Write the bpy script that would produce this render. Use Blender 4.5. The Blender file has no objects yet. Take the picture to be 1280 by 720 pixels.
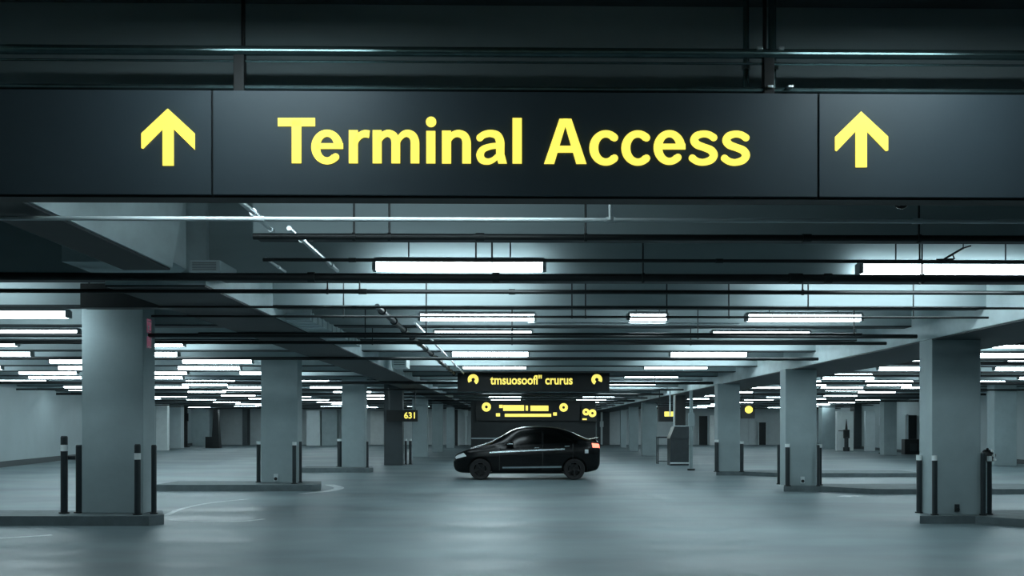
import bpy, bmesh, math, random
from mathutils import Vector, Matrix
random.seed(7)
C = bpy.context.scene.collection
F, PX, PY, EYE = 1200.0, 645.0, 535.0, 1.5
K = 0.0155                                   # slight skew of everything that crosses the aisle
ROT = math.atan(K)

def wx(px, d): return (px - PX) / F * d
def wz(py, d): return EYE + (PY - py) / F * d
def dfl(py, h=0.0): return (EYE - h) * F / (py - PY)      # depth of a point of height h seen at row py

# ------------------------------------------------------------------ materials
def new_mat(name):
    m = bpy.data.materials.new(name); m.use_nodes = True
    nt = m.node_tree
    return m, nt, nt.nodes['Principled BSDF']

def mat_plain(name, col, rough=0.5, metal=0.0, noise=0.0, scale=3.0, bump=0.0, coat=0.0, stretch=(1, 1, 1)):
    m, nt, b = new_mat(name)
    b.inputs['Base Color'].default_value = (*col, 1)
    b.inputs['Roughness'].default_value = rough
    b.inputs['Metallic'].default_value = metal
    if coat: b.inputs['Coat Weight'].default_value = coat
    tc = nt.nodes.new('ShaderNodeTexCoord'); mp = nt.nodes.new('ShaderNodeMapping')
    mp.inputs['Scale'].default_value = stretch
    nt.links.new(tc.outputs['Object'], mp.inputs['Vector'])
    n = nt.nodes.new('ShaderNodeTexNoise'); n.inputs['Scale'].default_value = scale
    n.inputs['Detail'].default_value = 6; n.inputs['Roughness'].default_value = 0.6
    nt.links.new(mp.outputs['Vector'], n.inputs['Vector'])
    if noise:
        r = nt.nodes.new('ShaderNodeValToRGB')
        r.color_ramp.elements[0].position = 0.3; r.color_ramp.elements[1].position = 0.7
        r.color_ramp.elements[0].color = (*[c * (1 - noise) for c in col], 1)
        r.color_ramp.elements[1].color = (*[min(1, c * (1 + noise)) for c in col], 1)
        nt.links.new(n.outputs['Fac'], r.inputs['Fac']); nt.links.new(r.outputs['Color'], b.inputs['Base Color'])
    if bump:
        bp = nt.nodes.new('ShaderNodeBump'); bp.inputs['Strength'].default_value = bump
        bp.inputs['Distance'].default_value = 0.01
        nt.links.new(n.outputs['Fac'], bp.inputs['Height']); nt.links.new(bp.outputs['Normal'], b.inputs['Normal'])
    return m

def mat_emit(name, col, strength, base=None):
    m, nt, b = new_mat(name)
    b.inputs['Base Color'].default_value = (*(base or col), 1)
    b.inputs['Emission Color'].default_value = (*col, 1)
    b.inputs['Emission Strength'].default_value = strength
    return m

def mat_floor():
    m, nt, b = new_mat('polished_concrete')
    tc = nt.nodes.new('ShaderNodeTexCoord')
    def noise(sx, sy, sc, det=5):
        mp = nt.nodes.new('ShaderNodeMapping'); mp.inputs['Scale'].default_value = (sx, sy, 1)
        nt.links.new(tc.outputs['Object'], mp.inputs['Vector'])
        n = nt.nodes.new('ShaderNodeTexNoise'); n.inputs['Scale'].default_value = sc; n.inputs['Detail'].default_value = det
        nt.links.new(mp.outputs['Vector'], n.inputs['Vector']); return n
    a = noise(0.14, 1.1, 1.0); c = noise(0.35, 0.5, 0.8)
    mx = nt.nodes.new('ShaderNodeMath'); mx.operation = 'ADD'
    nt.links.new(a.outputs['Fac'], mx.inputs[0]); nt.links.new(c.outputs['Fac'], mx.inputs[1])
    r = nt.nodes.new('ShaderNodeValToRGB')
    r.color_ramp.elements[0].position = 0.75 / 2; r.color_ramp.elements[1].position = 1.3 / 2
    r.color_ramp.elements[0].color = (0.10, 0.145, 0.16, 1); r.color_ramp.elements[1].color = (0.24, 0.315, 0.335, 1)
    h = nt.nodes.new('ShaderNodeMath'); h.operation = 'MULTIPLY'; h.inputs[1].default_value = 0.5
    nt.links.new(mx.outputs[0], h.inputs[0]); nt.links.new(h.outputs[0], r.inputs['Fac'])
    nt.links.new(r.outputs['Color'], b.inputs['Base Color'])
    rr = nt.nodes.new('ShaderNodeMapRange'); rr.inputs[1].default_value = 0.3; rr.inputs[2].default_value = 0.7
    rr.inputs[3].default_value = 0.44; rr.inputs[4].default_value = 0.64
    nt.links.new(a.outputs['Fac'], rr.inputs[0]); nt.links.new(rr.outputs[0], b.inputs['Roughness'])
    bp = nt.nodes.new('ShaderNodeBump'); bp.inputs['Strength'].default_value = 0.15; bp.inputs['Distance'].default_value = 0.01
    nt.links.new(a.outputs['Fac'], bp.inputs['Height']); nt.links.new(bp.outputs['Normal'], b.inputs['Normal'])
    return m

M = {}
M['floor'] = mat_floor()
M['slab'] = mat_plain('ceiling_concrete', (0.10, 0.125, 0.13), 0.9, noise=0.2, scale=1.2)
M['rib'] = mat_plain('rib_concrete', (0.35, 0.425, 0.44), 0.75, noise=0.12, scale=1.0, bump=0.1, stretch=(0.3, 1, 2))
M['beam'] = mat_plain('beam_concrete', (0.56, 0.65, 0.67), 0.75, noise=0.2, scale=1.5, bump=0.15, stretch=(1, 0.6, 1))
M['column'] = mat_plain('column_concrete', (0.31, 0.385, 0.40), 0.7, noise=0.1, scale=1.6, bump=0.15)
M['darkcol'] = mat_plain('dark_column_paint', (0.05, 0.065, 0.072), 0.6, noise=0.1, scale=1.6)
M['wall'] = mat_plain('wall_paint', (0.42, 0.50, 0.52), 0.7, noise=0.07, scale=0.5)
M['pale'] = mat_plain('pale_paint', (0.62, 0.70, 0.72), 0.6, noise=0.05)
M['kerb'] = mat_plain('kerb_concrete', (0.13, 0.165, 0.175), 0.8, noise=0.2, scale=4, bump=0.3)
M['skirt'] = mat_plain('skirting_dark', (0.05, 0.065, 0.07), 0.6)
M['black'] = mat_plain('black_pipe_paint', (0.008, 0.011, 0.012), 0.45, noise=0.3, scale=8)
M['dgrey'] = mat_plain('dark_grey_metal', (0.035, 0.045, 0.05), 0.4, metal=0.3, noise=0.15, scale=5)
M['steel'] = mat_plain('galvanised_steel', (0.62, 0.68, 0.70), 0.32, metal=0.85, noise=0.12, scale=20)
M['pipewhite'] = mat_plain('pale_enamelled_pipe', (0.75, 0.82, 0.84), 0.25, noise=0.05)
M['soffit'] = mat_plain('soffit_shade', (0.03, 0.04, 0.044), 0.6, noise=0.15)  # near-black colour standing in for shade under ribs and beams
M['rail'] = mat_plain('rail_metal', (0.22, 0.33, 0.34), 0.25, metal=0.9, noise=0.15, scale=9)
M['white'] = mat_plain('white_band', (0.82, 0.88, 0.88), 0.4, noise=0.05)
M['line'] = mat_plain('worn_floor_paint', (0.50, 0.57, 0.58), 0.5, noise=0.35, scale=6)
M['panel'] = mat_plain('sign_panel', (0.085, 0.118, 0.140), 0.5, metal=0.0, noise=0.06, scale=2)
M['signedge'] = mat_plain('sign_frame', (0.008, 0.011, 0.012), 0.55, metal=0.0)
M['partition'] = mat_plain('dark_partition', (0.012, 0.018, 0.02), 0.6, noise=0.2)
M['yellow'] = mat_emit('yellow_letter', (1.0, 0.83, 0.12), 1.05, (0.7, 0.6, 0.1))
M['yellowfar'] = mat_emit('yellow_sign_light', (1.0, 0.85, 0.16), 0.95, (0.6, 0.5, 0.1))
M['lamp'] = mat_emit('lamp_diffuser', (0.75, 0.94, 1.0), 20.0, (0.8, 0.8, 0.8))
M['lampdim'] = mat_emit('fill_lamp_diffuser', (0.75, 0.94, 1.0), 13.0, (0.8, 0.8, 0.8))  # weaker glow for the added lamps around the sign
M['housing'] = mat_plain('lamp_housing', (0.25, 0.28, 0.29), 0.5)
M['pink'] = mat_emit('red_notice_light', (0.60, 0.22, 0.33), 0.16, (0.30, 0.12, 0.17))
M['carpaint'] = mat_plain('black_car_paint', (0.002, 0.0025, 0.003), 0.24)
M['glass'] = mat_plain('tinted_glass', (0.001, 0.0015, 0.0015), 0.15)
for k_, v_ in (('carpaint', .28), ('glass', .2)):
    M[k_].node_tree.nodes['Principled BSDF'].inputs['Specular IOR Level'].default_value = v_
M['tyre'] = mat_plain('tyre_rubber', (0.008, 0.008, 0.009), 0.8)
M['rim'] = mat_plain('dark_alloy', (0.012, 0.013, 0.014), 0.5, metal=0.3)
M['chrome'] = mat_plain('satin_trim', (0.45, 0.5, 0.52), 0.25, metal=1.0)
M['lens'] = mat_plain('lamp_lens', (0.7, 0.75, 0.78), 0.1, metal=0.3)
M['tail'] = mat_emit('tail_lamp_lens', (1.0, 0.20, 0.13), 2.6, (0.5, 0.03, 0.02))
M['cabin'] = mat_plain('black_plastic', (0.01, 0.012, 0.013), 0.5)

# ------------------------------------------------------------------ mesh helpers
def link(o, parent=None):
    C.objects.link(o)
    if parent is not None: o.parent = parent
    return o

def meshobj(name, verts, faces, mat, parent=None, smooth=False):
    me = bpy.data.meshes.new(name); me.from_pydata(verts, [], faces); me.update()
    if smooth: me.polygons.foreach_set('use_smooth', [True] * len(me.polygons))
    me.materials.append(mat)
    return link(bpy.data.objects.new(name, me), parent)

def bmobj(name, bm, mat, parent=None, smooth=False, bevel=0.0):
    if bevel:
        es = [e for e in bm.edges if len(e.link_faces) == 2 and e.calc_face_angle(0) > 0.6]
        bmesh.ops.bevel(bm, geom=es, offset=bevel, segments=2, profile=0.7, affect='EDGES')
    bmesh.ops.recalc_face_normals(bm, faces=bm.faces)
    me = bpy.data.meshes.new(name); bm.to_mesh(me); bm.free()
    if smooth: me.polygons.foreach_set('use_smooth', [True] * len(me.polygons))
    me.materials.append(mat)
    return link(bpy.data.objects.new(name, me), parent)

def box(bm, x0, x1, y0, y1, z0, z1):
    r = bmesh.ops.create_cube(bm, size=1.0)
    bmesh.ops.scale(bm, vec=(x1 - x0, y1 - y0, z1 - z0), verts=r['verts'])
    bmesh.ops.translate(bm, vec=((x0 + x1) / 2, (y0 + y1) / 2, (z0 + z1) / 2), verts=r['verts'])
    return r['verts']

def tube(bm, a, b, r, seg=14, r2=None):
    a, b = Vector(a), Vector(b); d = b - a
    res = bmesh.ops.create_cone(bm, cap_ends=True, segments=seg, radius1=r, radius2=r if r2 is None else r2, depth=d.length)
    q = Vector((0, 0, 1)).rotation_difference(d.normalized()).to_matrix().to_4x4()
    bmesh.ops.transform(bm, matrix=Matrix.Translation((a + b) / 2) @ q, verts=res['verts'])
    return res['verts']

def prism(bm, pts, z0, z1):
    """polygon in XY extruded in Z"""
    lo = [bm.verts.new((x, y, z0)) for x, y in pts]; hi = [bm.verts.new((x, y, z1)) for x, y in pts]
    n = len(pts)
    bm.faces.new(lo[::-1]); bm.faces.new(hi)
    for i in range(n): bm.faces.new((lo[i], lo[(i + 1) % n], hi[(i + 1) % n], hi[i]))

def prism_xz(bm, pts, y0, y1):
    """polygon in XZ extruded in Y"""
    lo = [bm.verts.new((x, y0, z)) for x, z in pts]; hi = [bm.verts.new((x, y1, z)) for x, z in pts]
    n = len(pts)
    bm.faces.new(lo); bm.faces.new(hi[::-1])
    for i in range(n): bm.faces.new((lo[i], hi[i], hi[(i + 1) % n], lo[(i + 1) % n]))

def prism_yz(bm, pts, x0, x1):
    lo = [bm.verts.new((x0, y, z)) for y, z in pts]; hi = [bm.verts.new((x1, y, z)) for y, z in pts]
    n = len(pts)
    bm.faces.new(lo); bm.faces.new(hi[::-1])
    for i in range(n): bm.faces.new((lo[i], hi[i], hi[(i + 1) % n], lo[(i + 1) % n]))

def tag(o, label, cat=None, group=None, kind=None):
    o['label'] = label
    if cat: o['category'] = cat
    if group: o['group'] = group
    if kind: o['kind'] = kind
    return o

def empty(name, loc=(0, 0, 0), rz=0.0):
    o = bpy.data.objects.new(name, None); o.empty_display_size = 0.2
    o.location = loc; o.rotation_euler = (0, 0, rz); C.objects.link(o); return o

def copy_tree(o, parent=None):
    c = o.copy(); C.objects.link(c)
    if parent is not None: c.parent = parent
    for ch in list(o.children): copy_tree(ch, c)
    return c

ORD = ['nearest', 'second', 'third', 'fourth', 'fifth', 'sixth', 'seventh', 'eighth', 'ninth', 'tenth', 'eleventh', 'twelfth',
       'thirteenth', 'fourteenth', 'fifteenth', 'sixteenth', 'seventeenth', 'eighteenth', 'nineteenth', 'twentieth',
       'twenty-first', 'twenty-second', 'twenty-third', 'twenty-fourth', 'twenty-fifth', 'twenty-sixth', 'twenty-seventh',
       'twenty-eighth', 'twenty-ninth', 'thirtieth', 'thirty-first', 'thirty-second']

# ------------------------------------------------------------------ room shell
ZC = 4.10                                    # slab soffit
def lwall(y): return -19.7 - (y - 36.7) * (5.3 / 30.0)
def rwall(y): return 21.2 + (y - 40.0) * (2.55 / 20.0)
YB, YE = -6.0, 86.0

bm = bmesh.new(); prism(bm, [(-34, YB - 1), (34, YB - 1), (34, YE + 1), (-34, YE + 1)], -0.3, 0.0)
tag(bmobj('floor', bm, M['floor']), 'smooth grey garage floor with long sideways scuffs', 'floor', kind='structure')
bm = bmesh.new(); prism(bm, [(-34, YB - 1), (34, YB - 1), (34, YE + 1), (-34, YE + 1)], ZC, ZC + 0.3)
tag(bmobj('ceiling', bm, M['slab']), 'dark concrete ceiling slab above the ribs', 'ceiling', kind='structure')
bm = bmesh.new(); prism(bm, [(lwall(YB), YB), (lwall(YE), YE), (lwall(YE) - 0.3, YE), (lwall(YB) - 0.3, YB)], 0, ZC)
tag(bmobj('wall_left', bm, M['wall']), 'pale smooth wall beyond the left parking bays', 'wall', kind='structure')
bm = bmesh.new(); prism(bm, [(rwall(YB), YB), (rwall(YE), YE), (rwall(YE) + 0.3, YE), (rwall(YB) + 0.3, YB)], 0, ZC)
tag(bmobj('wall_right', bm, M['wall']), 'pale wall beyond the right parking bays', 'wall', kind='structure')
bm = bmesh.new(); box(bm, lwall(YE), rwall(YE), YE - 0.15, YE + 0.2, 0, ZC)
tag(bmobj('wall_back', bm, M['pale']), 'pale far end wall of the garage', 'wall', kind='structure')
bm = bmesh.new(); box(bm, lwall(YB), rwall(YB), YB - 0.2, YB, 0, ZC)
tag(bmobj('wall_front', bm, M['wall']), 'garage wall behind the camera', 'wall', kind='structure')
bm = bmesh.new(); prism(bm, [(lwall(8), 8), (lwall(YE), YE - 0.2), (lwall(YE) + 0.12, YE - 0.2), (lwall(8) + 0.12, 8)], 0, 0.22)
tag(bmobj('baseboard_left', bm, M['skirt']), 'dark band at the foot of the left wall', 'baseboard', kind='structure')
bm = bmesh.new(); prism(bm, [(rwall(8), 8), (rwall(YE), YE - 0.2), (rwall(YE) - 0.12, YE - 0.2), (rwall(8) - 0.12, 8)], 0, 0.18)
tag(bmobj('baseboard_right', bm, M['skirt']), 'dark band at the foot of the right wall', 'baseboard', kind='structure')

# pilasters on the far walls
def block(name, px0, px1, base, z1, depth, mat, label, cat, kind='structure', z0=0.0, bev=0.02):
    d = dfl(base)
    bm = bmesh.new(); box(bm, wx(px0, d), wx(px1, d), d, d + depth, z0, z1)
    return tag(bmobj(name, bm, mat, bevel=bev), label, cat, kind=kind)

# ------------------------------------------------------------------ ceiling ribs
RIBS = [6.08, 8.56, 10.86, 13.47] + [16.0 + 2.55 * k for k in range(27)]
HR = EYE + 1.70
for i, y in enumerate(RIBS):
    t = 0.13 if i in (0, 1) else (0.29 if i == 2 else 0.15)
    x0, x1 = lwall(y) + 0.02, rwall(y) - 0.02
    if i == 1: x0 = -2.3
    bm = bmesh.new()
    prism_yz(bm, [(-t, HR), (t, HR), (t + 0.04, ZC), (-t - 0.04, ZC)], x0, x1)
    o = bmobj('ceiling_beam', bm, M['rib'], bevel=0.012)
    o.location = (0, y, 0); o.rotation_euler.z = ROT
    bm = bmesh.new(); box(bm, x0, x1, -t - .005, t + .005, HR - 0.022, HR - 0.001); bmobj('rib_shade', bm, M['soffit'], o)  # dark strip added so the rib's underside looks shaded
    tag(o, 'dark concrete cross rib right behind the big sign' if i == 0 else
        f'grey concrete cross rib of the ceiling, {ORD[i-1]} one beyond the big sign', 'ceiling beam', kind='structure')
for yy in (1.0, 3.5):
    bm = bmesh.new(); prism_yz(bm, [(-0.13, HR), (0.13, HR), (0.17, ZC), (-0.17, ZC)], lwall(yy) + .02, rwall(yy) - .02)
    o = bmobj('ceiling_beam', bm, M['rib']); o.location = (0, yy, 0)
    tag(o, 'grey concrete cross rib between the camera and the big sign', 'ceiling beam', kind='structure')

# longitudinal beams
ZL = EYE + 1.55
bm = bmesh.new(); prism_xz(bm, [(-3.33, ZL), (-3.80, ZL), (-3.95, ZC), (-3.15, ZC)], -4, 9.3)
# haunch at its end
prism(bm, [(-3.33, 9.3), (-4.4, 9.3), (-4.4, 10.4), (-3.75, 10.4), (-3.35, 9.75)], ZL + 0.06, ZC)
tag(bmobj('longitudinal_beam', bm, M['beam'], bevel=0.015), 'deep pale beam with a haunched end left of the aisle, nearest part', 'beam', kind='structure')
bm = bmesh.new(); prism_xz(bm, [(-3.36, ZL), (-4.45, ZL), (-4.45, ZC), (-3.36, ZC)], 10.4, YE - 0.2)
tag(bmobj('longitudinal_beam', bm, M['beam'], bevel=0.015), 'wide flat beam running away left of the aisle', 'beam', kind='structure')
ZRB = EYE + 1.415
bm = bmesh.new(); box(bm, 6.57, 8.3, -4, YE - 0.2, ZRB, ZC)
tag(bmobj('longitudinal_beam', bm, M['beam'], bevel=0.015), 'pale deep beam above the right column row', 'beam', kind='structure')

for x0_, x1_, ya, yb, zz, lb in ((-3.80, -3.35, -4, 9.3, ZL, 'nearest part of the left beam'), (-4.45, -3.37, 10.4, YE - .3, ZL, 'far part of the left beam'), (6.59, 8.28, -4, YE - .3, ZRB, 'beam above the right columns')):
    bm = bmesh.new(); box(bm, x0_, x1_, ya, yb, zz - .02, zz - .001)  # dark sheet stands in for shade on the beam's underside
    tag(bmobj('beam_shade', bm, M['soffit']), 'dark sheet added as shade under the ' + lb, 'beam shade', kind='structure')

# ------------------------------------------------------------------ kerbed islands
def island(pts, h, label):
    bm = bmesh.new(); prism(bm, pts, 0, h)
    tag(bmobj('kerb_island', bm, M['kerb'], bevel=0.025), label, 'kerb island', kind='structure')
island([(-11.5, 14.7), (-5.62, 14.7), (-5.48, 14.95), (-5.8, 15.75), (-11.5, 15.75)], 0.15, 'grey kerbed island under the nearest left column')
island([(-8.6, 22.8), (-4.85, 22.8), (-4.7, 23.1), (-4.95, 24.4), (-8.6, 24.4)], 0.15, 'grey kerbed island under the second left column')
island([(-7.4, 32.3), (-4.95, 32.3), (-4.85, 32.6), (-5.1, 34.0), (-7.4, 34.0)], 0.15, 'grey kerbed island under the third left column')
for k, y in enumerate((15.05, 22.7, 30.35)):
    island([(6.33, y), (7.2, y), (8.1, y - 1.0), (12.5, y - 1.0), (12.5, y + 1.1), (6.8, y + 1.1)], 0.12,
           f'low dark kerbed island under the {ORD[k]} right column')

# ------------------------------------------------------------------ columns
def column(px0, px1, d, depth, h0, mat, label, top=ZC):
    x0, x1 = wx(px0, d), wx(px1, d)
    bm = bmesh.new(); box(bm, x0, x1, d, d + depth, h0, top)
    return tag(bmobj('concrete_column', bm, mat, bevel=0.02), label, 'column', kind='structure')
column(102, 179, 15.15, 0.50, 0.15, M['column'], 'wide grey square column nearest on the left, red notices on its side')
column(326, 372, dfl(603.5, .15), 0.50, 0.15, M['column'], 'second grey square column on the left')
column(427, 456, dfl(584, .15), 0.50, 0.15, M['column'], 'third grey square column on the left')
column(480, 503, 38.6, 0.5, 0, M['darkcol'], 'dark painted column behind the small lit sign on the left')
column(515, 534, 50, 0.6, 0, M['column'], 'pale column just behind the dark left column')
column(540, 553, 60, 0.6, 0, M['column'], 'second pale column behind the dark left column')
column(558, 568, 72, 0.6, 0, M['column'], 'farthest pale column on the left of the aisle')
column(1165, 1226, 15.2, 0.48, 0.12, M['column'], 'wide grey square column nearest on the right', ZRB)
column(982, 1021, 22.9, 0.5, 0.12, M['column'], 'second grey square column on the right', ZRB)
column(897, 925, 30.55, 0.5, 0.12, M['column'], 'third grey square column on the right', ZRB)
column(803, 821, 52, 0.6, 0, M['column'], 'pale column just left of the dark ticket booth', ZRB)
column(787, 798, 62, 0.6, 0, M['column'], 'second pale column left of the dark ticket booth', ZRB)
column(776, 783, 74, 0.6, 0, M['column'], 'farthest pale column on the right of the aisle', ZRB)
column(1243, 1271, 38, 0.6, 0, M['column'], 'grey column standing near the right wall, seen right of the nearest right column')
column(1105, 1121, 53, 0.6, 0, M['column'], 'grey column near the far right wall, beside the black doorway')
# pilasters on far walls
block('wall_pilaster', 212, 226, 560.5, ZC, 0.7, M['pale'], 'pale flat pilaster on the far wall behind the left bays', 'pilaster')
block('wall_pilaster', 195, 209, 563, 3.1, 0.4, M['white'], 'bright white panel beside the nearest left column on the far wall', 'wall panel')
block('wall_pilaster', 238, 262, 557, ZC, 0.9, M['column'], 'grey pilaster on the far wall right of the thin black post', 'pilaster')
block('wall_pilaster', 303, 309, 557, ZC, 0.9, M['darkcol'], 'narrow dark pilaster right of the black obelisk', 'pilaster')
block('wall_pilaster', 383, 400, 557, 3.0, 0.9, M['pale'], 'pale panel between the second and third left columns', 'wall panel')
block('wall_pilaster', 402, 421, 557, 3.1, 0.9, M['column'], 'grey panel between the second and third left columns', 'wall panel')
block('wall_pilaster', 463, 479, 556, 3.0, 0.9, M['white'], 'bright white panel between the third left column and the dark column', 'wall panel')
block('wall_pilaster', 1028, 1044, 561, ZC, 0.9, M['column'], 'grey pilaster just right of the second right column', 'pilaster')
block('wall_pilaster', 1068, 1081, 561, ZC, 0.9, M['darkcol'], 'dark recess strip between the pale panels by the post figure', 'pilaster')
block('wall_pilaster', 1095, 1099, 562, ZC, 0.9, M['skirt'], 'narrow dark pilaster beside the far right column', 'pilaster')
block('wall_pilaster', 936, 944, 556, 3.0, 0.5, M['pale'], 'pale strip of wall beside the third right column', 'wall panel')

block('wall_panel', 1046, 1067, 563.5, 2.6, 0.3, M['white'], 'bright pale wall panel behind the slim black machine on the right', 'wall panel')
block('wall_panel', 1082, 1094, 564, 2.6, 0.3, M['pale'], 'narrow pale wall panel left of the far right column', 'wall panel')
block('wall_panel', 887, 895, 556.5, 2.6, 0.3, M['white'], 'narrow bright panel between the booth and the third right column', 'wall panel')
# black box added as shade across the top of the nearest left column
d = 13.02; x0_, x1_, z0_ = wx(100, d), -4.47, wz(384.5, d); root = empty('shade_box', (x0_, d, z0_))
L_t = x1_ - x0_; H_t = wz(354, d) - z0_
bm = bmesh.new(); box(bm, 0, L_t, 0, 0.22, 0, H_t); bmobj('casing', bm, M['black'], root, bevel=.01)
for q in (.08, L_t - .3):
    bm = bmesh.new(); tube(bm, (q, .1, H_t), (q, .1, ZC - z0_), .012, 8); bmobj('hanger_rod', bm, M['dgrey'], root)
tag(root, 'black box added as shade across the top of the nearest left column', 'trunking')

# dark partition at the aisle end
bm = bmesh.new(); box(bm, wx(588, 50), wx(746, 50), 50.6, 50.8, 0, wz(499.5, 50))
tag(bmobj('end_partition', bm, M['partition'], bevel=0.03), 'tall black partition closing the aisle behind the car', 'partition', kind='structure')
bm = bmesh.new(); box(bm, wx(588.5, 50), wx(640, 50), 50.52, 50.6, 0.92, 0.99)
tag(bmobj('trim_1', bm, M['column']), 'thin pale rail across the foot of the black partition', 'rail', kind='structure')
bm = bmesh.new(); box(bm, wx(747, 85), wx(762, 85), 85.0, 85.8, 0, wz(511, 85))
tag(bmobj('wall_panel', bm, M['darkcol']), 'dark wall panel just right of the black partition', 'wall panel', kind='structure')
for n, (a, b2, base, top) in enumerate([(1134, 1147, 562, 519), (873, 885, 554, 520), (948, 958, 555, 528), (563, 573, 557, 512)]):
    d = dfl(base)
    d = 55.5 if n == 0 else min(d, 85.4)
    bm = bmesh.new(); box(bm, wx(a, d), wx(b2, d), d, d + 0.25, 0, wz(top, d))
    o = bmobj(f'door_{n+1}', bm, M['partition'], bevel=0.02)
    tag(o, ['tall black doorway at the right wall beside the nearest right column', 'black doorway between the booth and the third right column',
            'narrow black doorway left of the second right column', 'dark doorway left of the black partition'][n], 'door', kind='structure')
    for s in (0, 1):
        bm = bmesh.new(); xx = wx(a if s == 0 else b2, d); box(bm, xx - 0.05, xx + 0.05, d - 0.06, d + 0.02, 0, wz(top, d) + 0.05)
        bmobj('door_jamb', bm, M['pale'], o)

# ------------------------------------------------------------------ lamps
def make_lamp(L, z=EYE + 1.72, brim=False, dim=False):
    r = empty('strip_lamp')
    if brim:
        bm = bmesh.new(); prism_yz(bm, [(-0.20, 0.0), (-0.19, -0.01), (-0.075, 0.085), (0.075, 0.085), (0.19, -0.01), (0.20, 0.0), (0.085, 0.11), (-0.085, 0.11)], -L / 2 - 0.03, L / 2 + 0.03); bm.normal_update(); bmesh.ops.triangulate(bm, faces=bm.faces)  # brim shaped to keep the added lamps' light off the rib
        bmobj('light_shield', bm, M['housing'], r)
    bm = bmesh.new(); box(bm, -L / 2, L / 2, -0.075, 0.075, 0.045, 0.085); bmobj('housing', bm, M['housing'], r, bevel=0.008)
    bm = bmesh.new(); prism_yz(bm, [(-0.07, 0.045), (-0.07, -0.02), (-0.045, -0.05), (0.045, -0.05), (0.07, -0.02), (0.07, 0.045)], -L / 2 + 0.02, L / 2 - 0.02)
    bmobj('diffuser', bm, M['lampdim'] if brim or dim else M['lamp'], r)
    for s in (-1, 1):
        bm = bmesh.new(); tube(bm, (s * L * 0.3, 0, 0.085), (s * L * 0.3, 0, ZC - z + 0.01), 0.008, 8)
        bmobj('suspension_rod', bm, M['dgrey'], r)
    for s in (-1, 1):
        bm = bmesh.new(); box(bm, s * L / 2 - 0.02, s * L / 2 + 0.02, -0.075, 0.075, -0.05, 0.06); bmobj('end_cap', bm, M['housing'], r)
    return r
lamp_proto = {}; LAMPY = set()
def lamp(x0, x1, y, label, group, z=EYE + 1.72, brim=False, dim=False):
    L = round(x1 - x0, 1)
    key = (L, round(z, 2), brim, dim)
    if key not in lamp_proto: lamp_proto[key] = make_lamp(L, z, brim, dim); o = lamp_proto[key]
    else: o = copy_tree(lamp_proto[key])
    xm = (x0 + x1) / 2; LAMPY.add(y)
    o.location = (xm, y + K * xm, z); o.rotation_euler.z = ROT
    tag(o, label, 'ceiling lamp', group)
    return o
gA = 'strip lamps over the middle aisle'
lamp(-1.5, 0.3, 10.22, 'bright white strip lamp in the middle just under the big sign', gA)
lamp(3.72, 5.72, 10.35, 'bright white strip lamp at the right just under the big sign', gA)
lamp(1.75, 2.35, 14.9, 'short white strip lamp right of centre beyond the first lamp row', gA)
lamp(3.6, 5.4, 14.95, 'white strip lamp, right one of the second row beyond the big sign', gA)
lamp(-1.5, 0.3, 14.95, 'white strip lamp, left one of the second row beyond the big sign', gA)
rows = [17.6, 22.4, 27.0, 31.9, 37.0, 42.2, 47.4, 52.5, 57.5, 62.5, 67.5, 72.5]
for k, y in enumerate(rows):
    lamp(3.6, 5.4, y, f'white strip lamp over the right half of the aisle, {ORD[k+2]} row beyond the big sign', gA)
    lamp(-1.5, 0.3, y, f'white strip lamp over the left half of the aisle, {ORD[k+2]} row beyond the big sign', gA)
gL, gR = 'strip lamps over the left parking bays', 'strip lamps over the right parking bays'
nth = ['innermost', 'second out', 'third out', 'fourth out', 'fifth out', 'outermost']
for k in range(26):
    y = 14.7 + 2.55 * k + (0.25 if k % 2 else 0)
    if y > 79: break
    clear = not any(y - .5 < q < y + .5 for q in (15.2, 23.1, 33.1, 38.2, 53.2))
    xs = [-6.8 - 3.4 * j - (1.1 if k % 2 else 0) for j in range(6)]
    for j, x in enumerate(xs):
        if k > 10 and (j + k) % 2: continue
        if x - 1.9 < lwall(y) + 0.3 or (j == 0 and not clear): continue
        if abs((x - 1) / y) > 0.62: continue
        lamp(x - 1.8, x, y, f'white strip lamp over the left bays, {ORD[k]} row back, {nth[j]} from the aisle', gL)
    xs = [9.4 + 3.4 * j + (1.1 if k % 2 else 0) for j in range(5)]
    for j, x in enumerate(xs):
        if k > 10 and (j + k) % 2: continue
        if x + 1.9 > rwall(y) - 0.3 or (15 < x < 20.5 and abs(y - 38.3) < .6) or (15 < x < 21 and abs(y - 53.3) < .7): continue
        if (x) / y > 0.62: continue
        lamp(x, x + 1.8, y, f'white strip lamp over the right bays, {ORD[k]} row back, {nth[j]} from the aisle', gR)
# unseen lamps added to light the sign's face, plus a fill lamp behind it
lamp(-1.9, -0.9, 4.75, 'added unseen lamp in front of the big sign towards the left', 'added lamps lighting the big sign', z=EYE + 2.24, brim=True)
lamp(1.8, 2.8, 4.75, 'added unseen lamp in front of the big sign towards the right', 'added lamps lighting the big sign', z=EYE + 2.24, brim=True)
lamp(-2.7, 0.3, 6.55, 'long added fill lamp tucked behind the big sign', gA, z=EYE + 1.88, dim=True)

for k, n_ in enumerate([3, 6, 8, 12, 14]):  # unseen lamps added to brighten the rib faces
    y = RIBS[n_] - 0.75; hz_ = 1.70 * y / (RIBS[n_ - 1] + (.29 if n_ == 3 else .15)) + .07
    for x0_, side_ in ((-2.6, 'left'), (3.4, 'right')):
        lamp(x0_, x0_ + 2.8, y, f'added fill lamp hidden over the {side_} half of the aisle, {ORD[k]} recess without low lamps', 'added fill lamps between the ribs', z=EYE + hz_)


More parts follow.
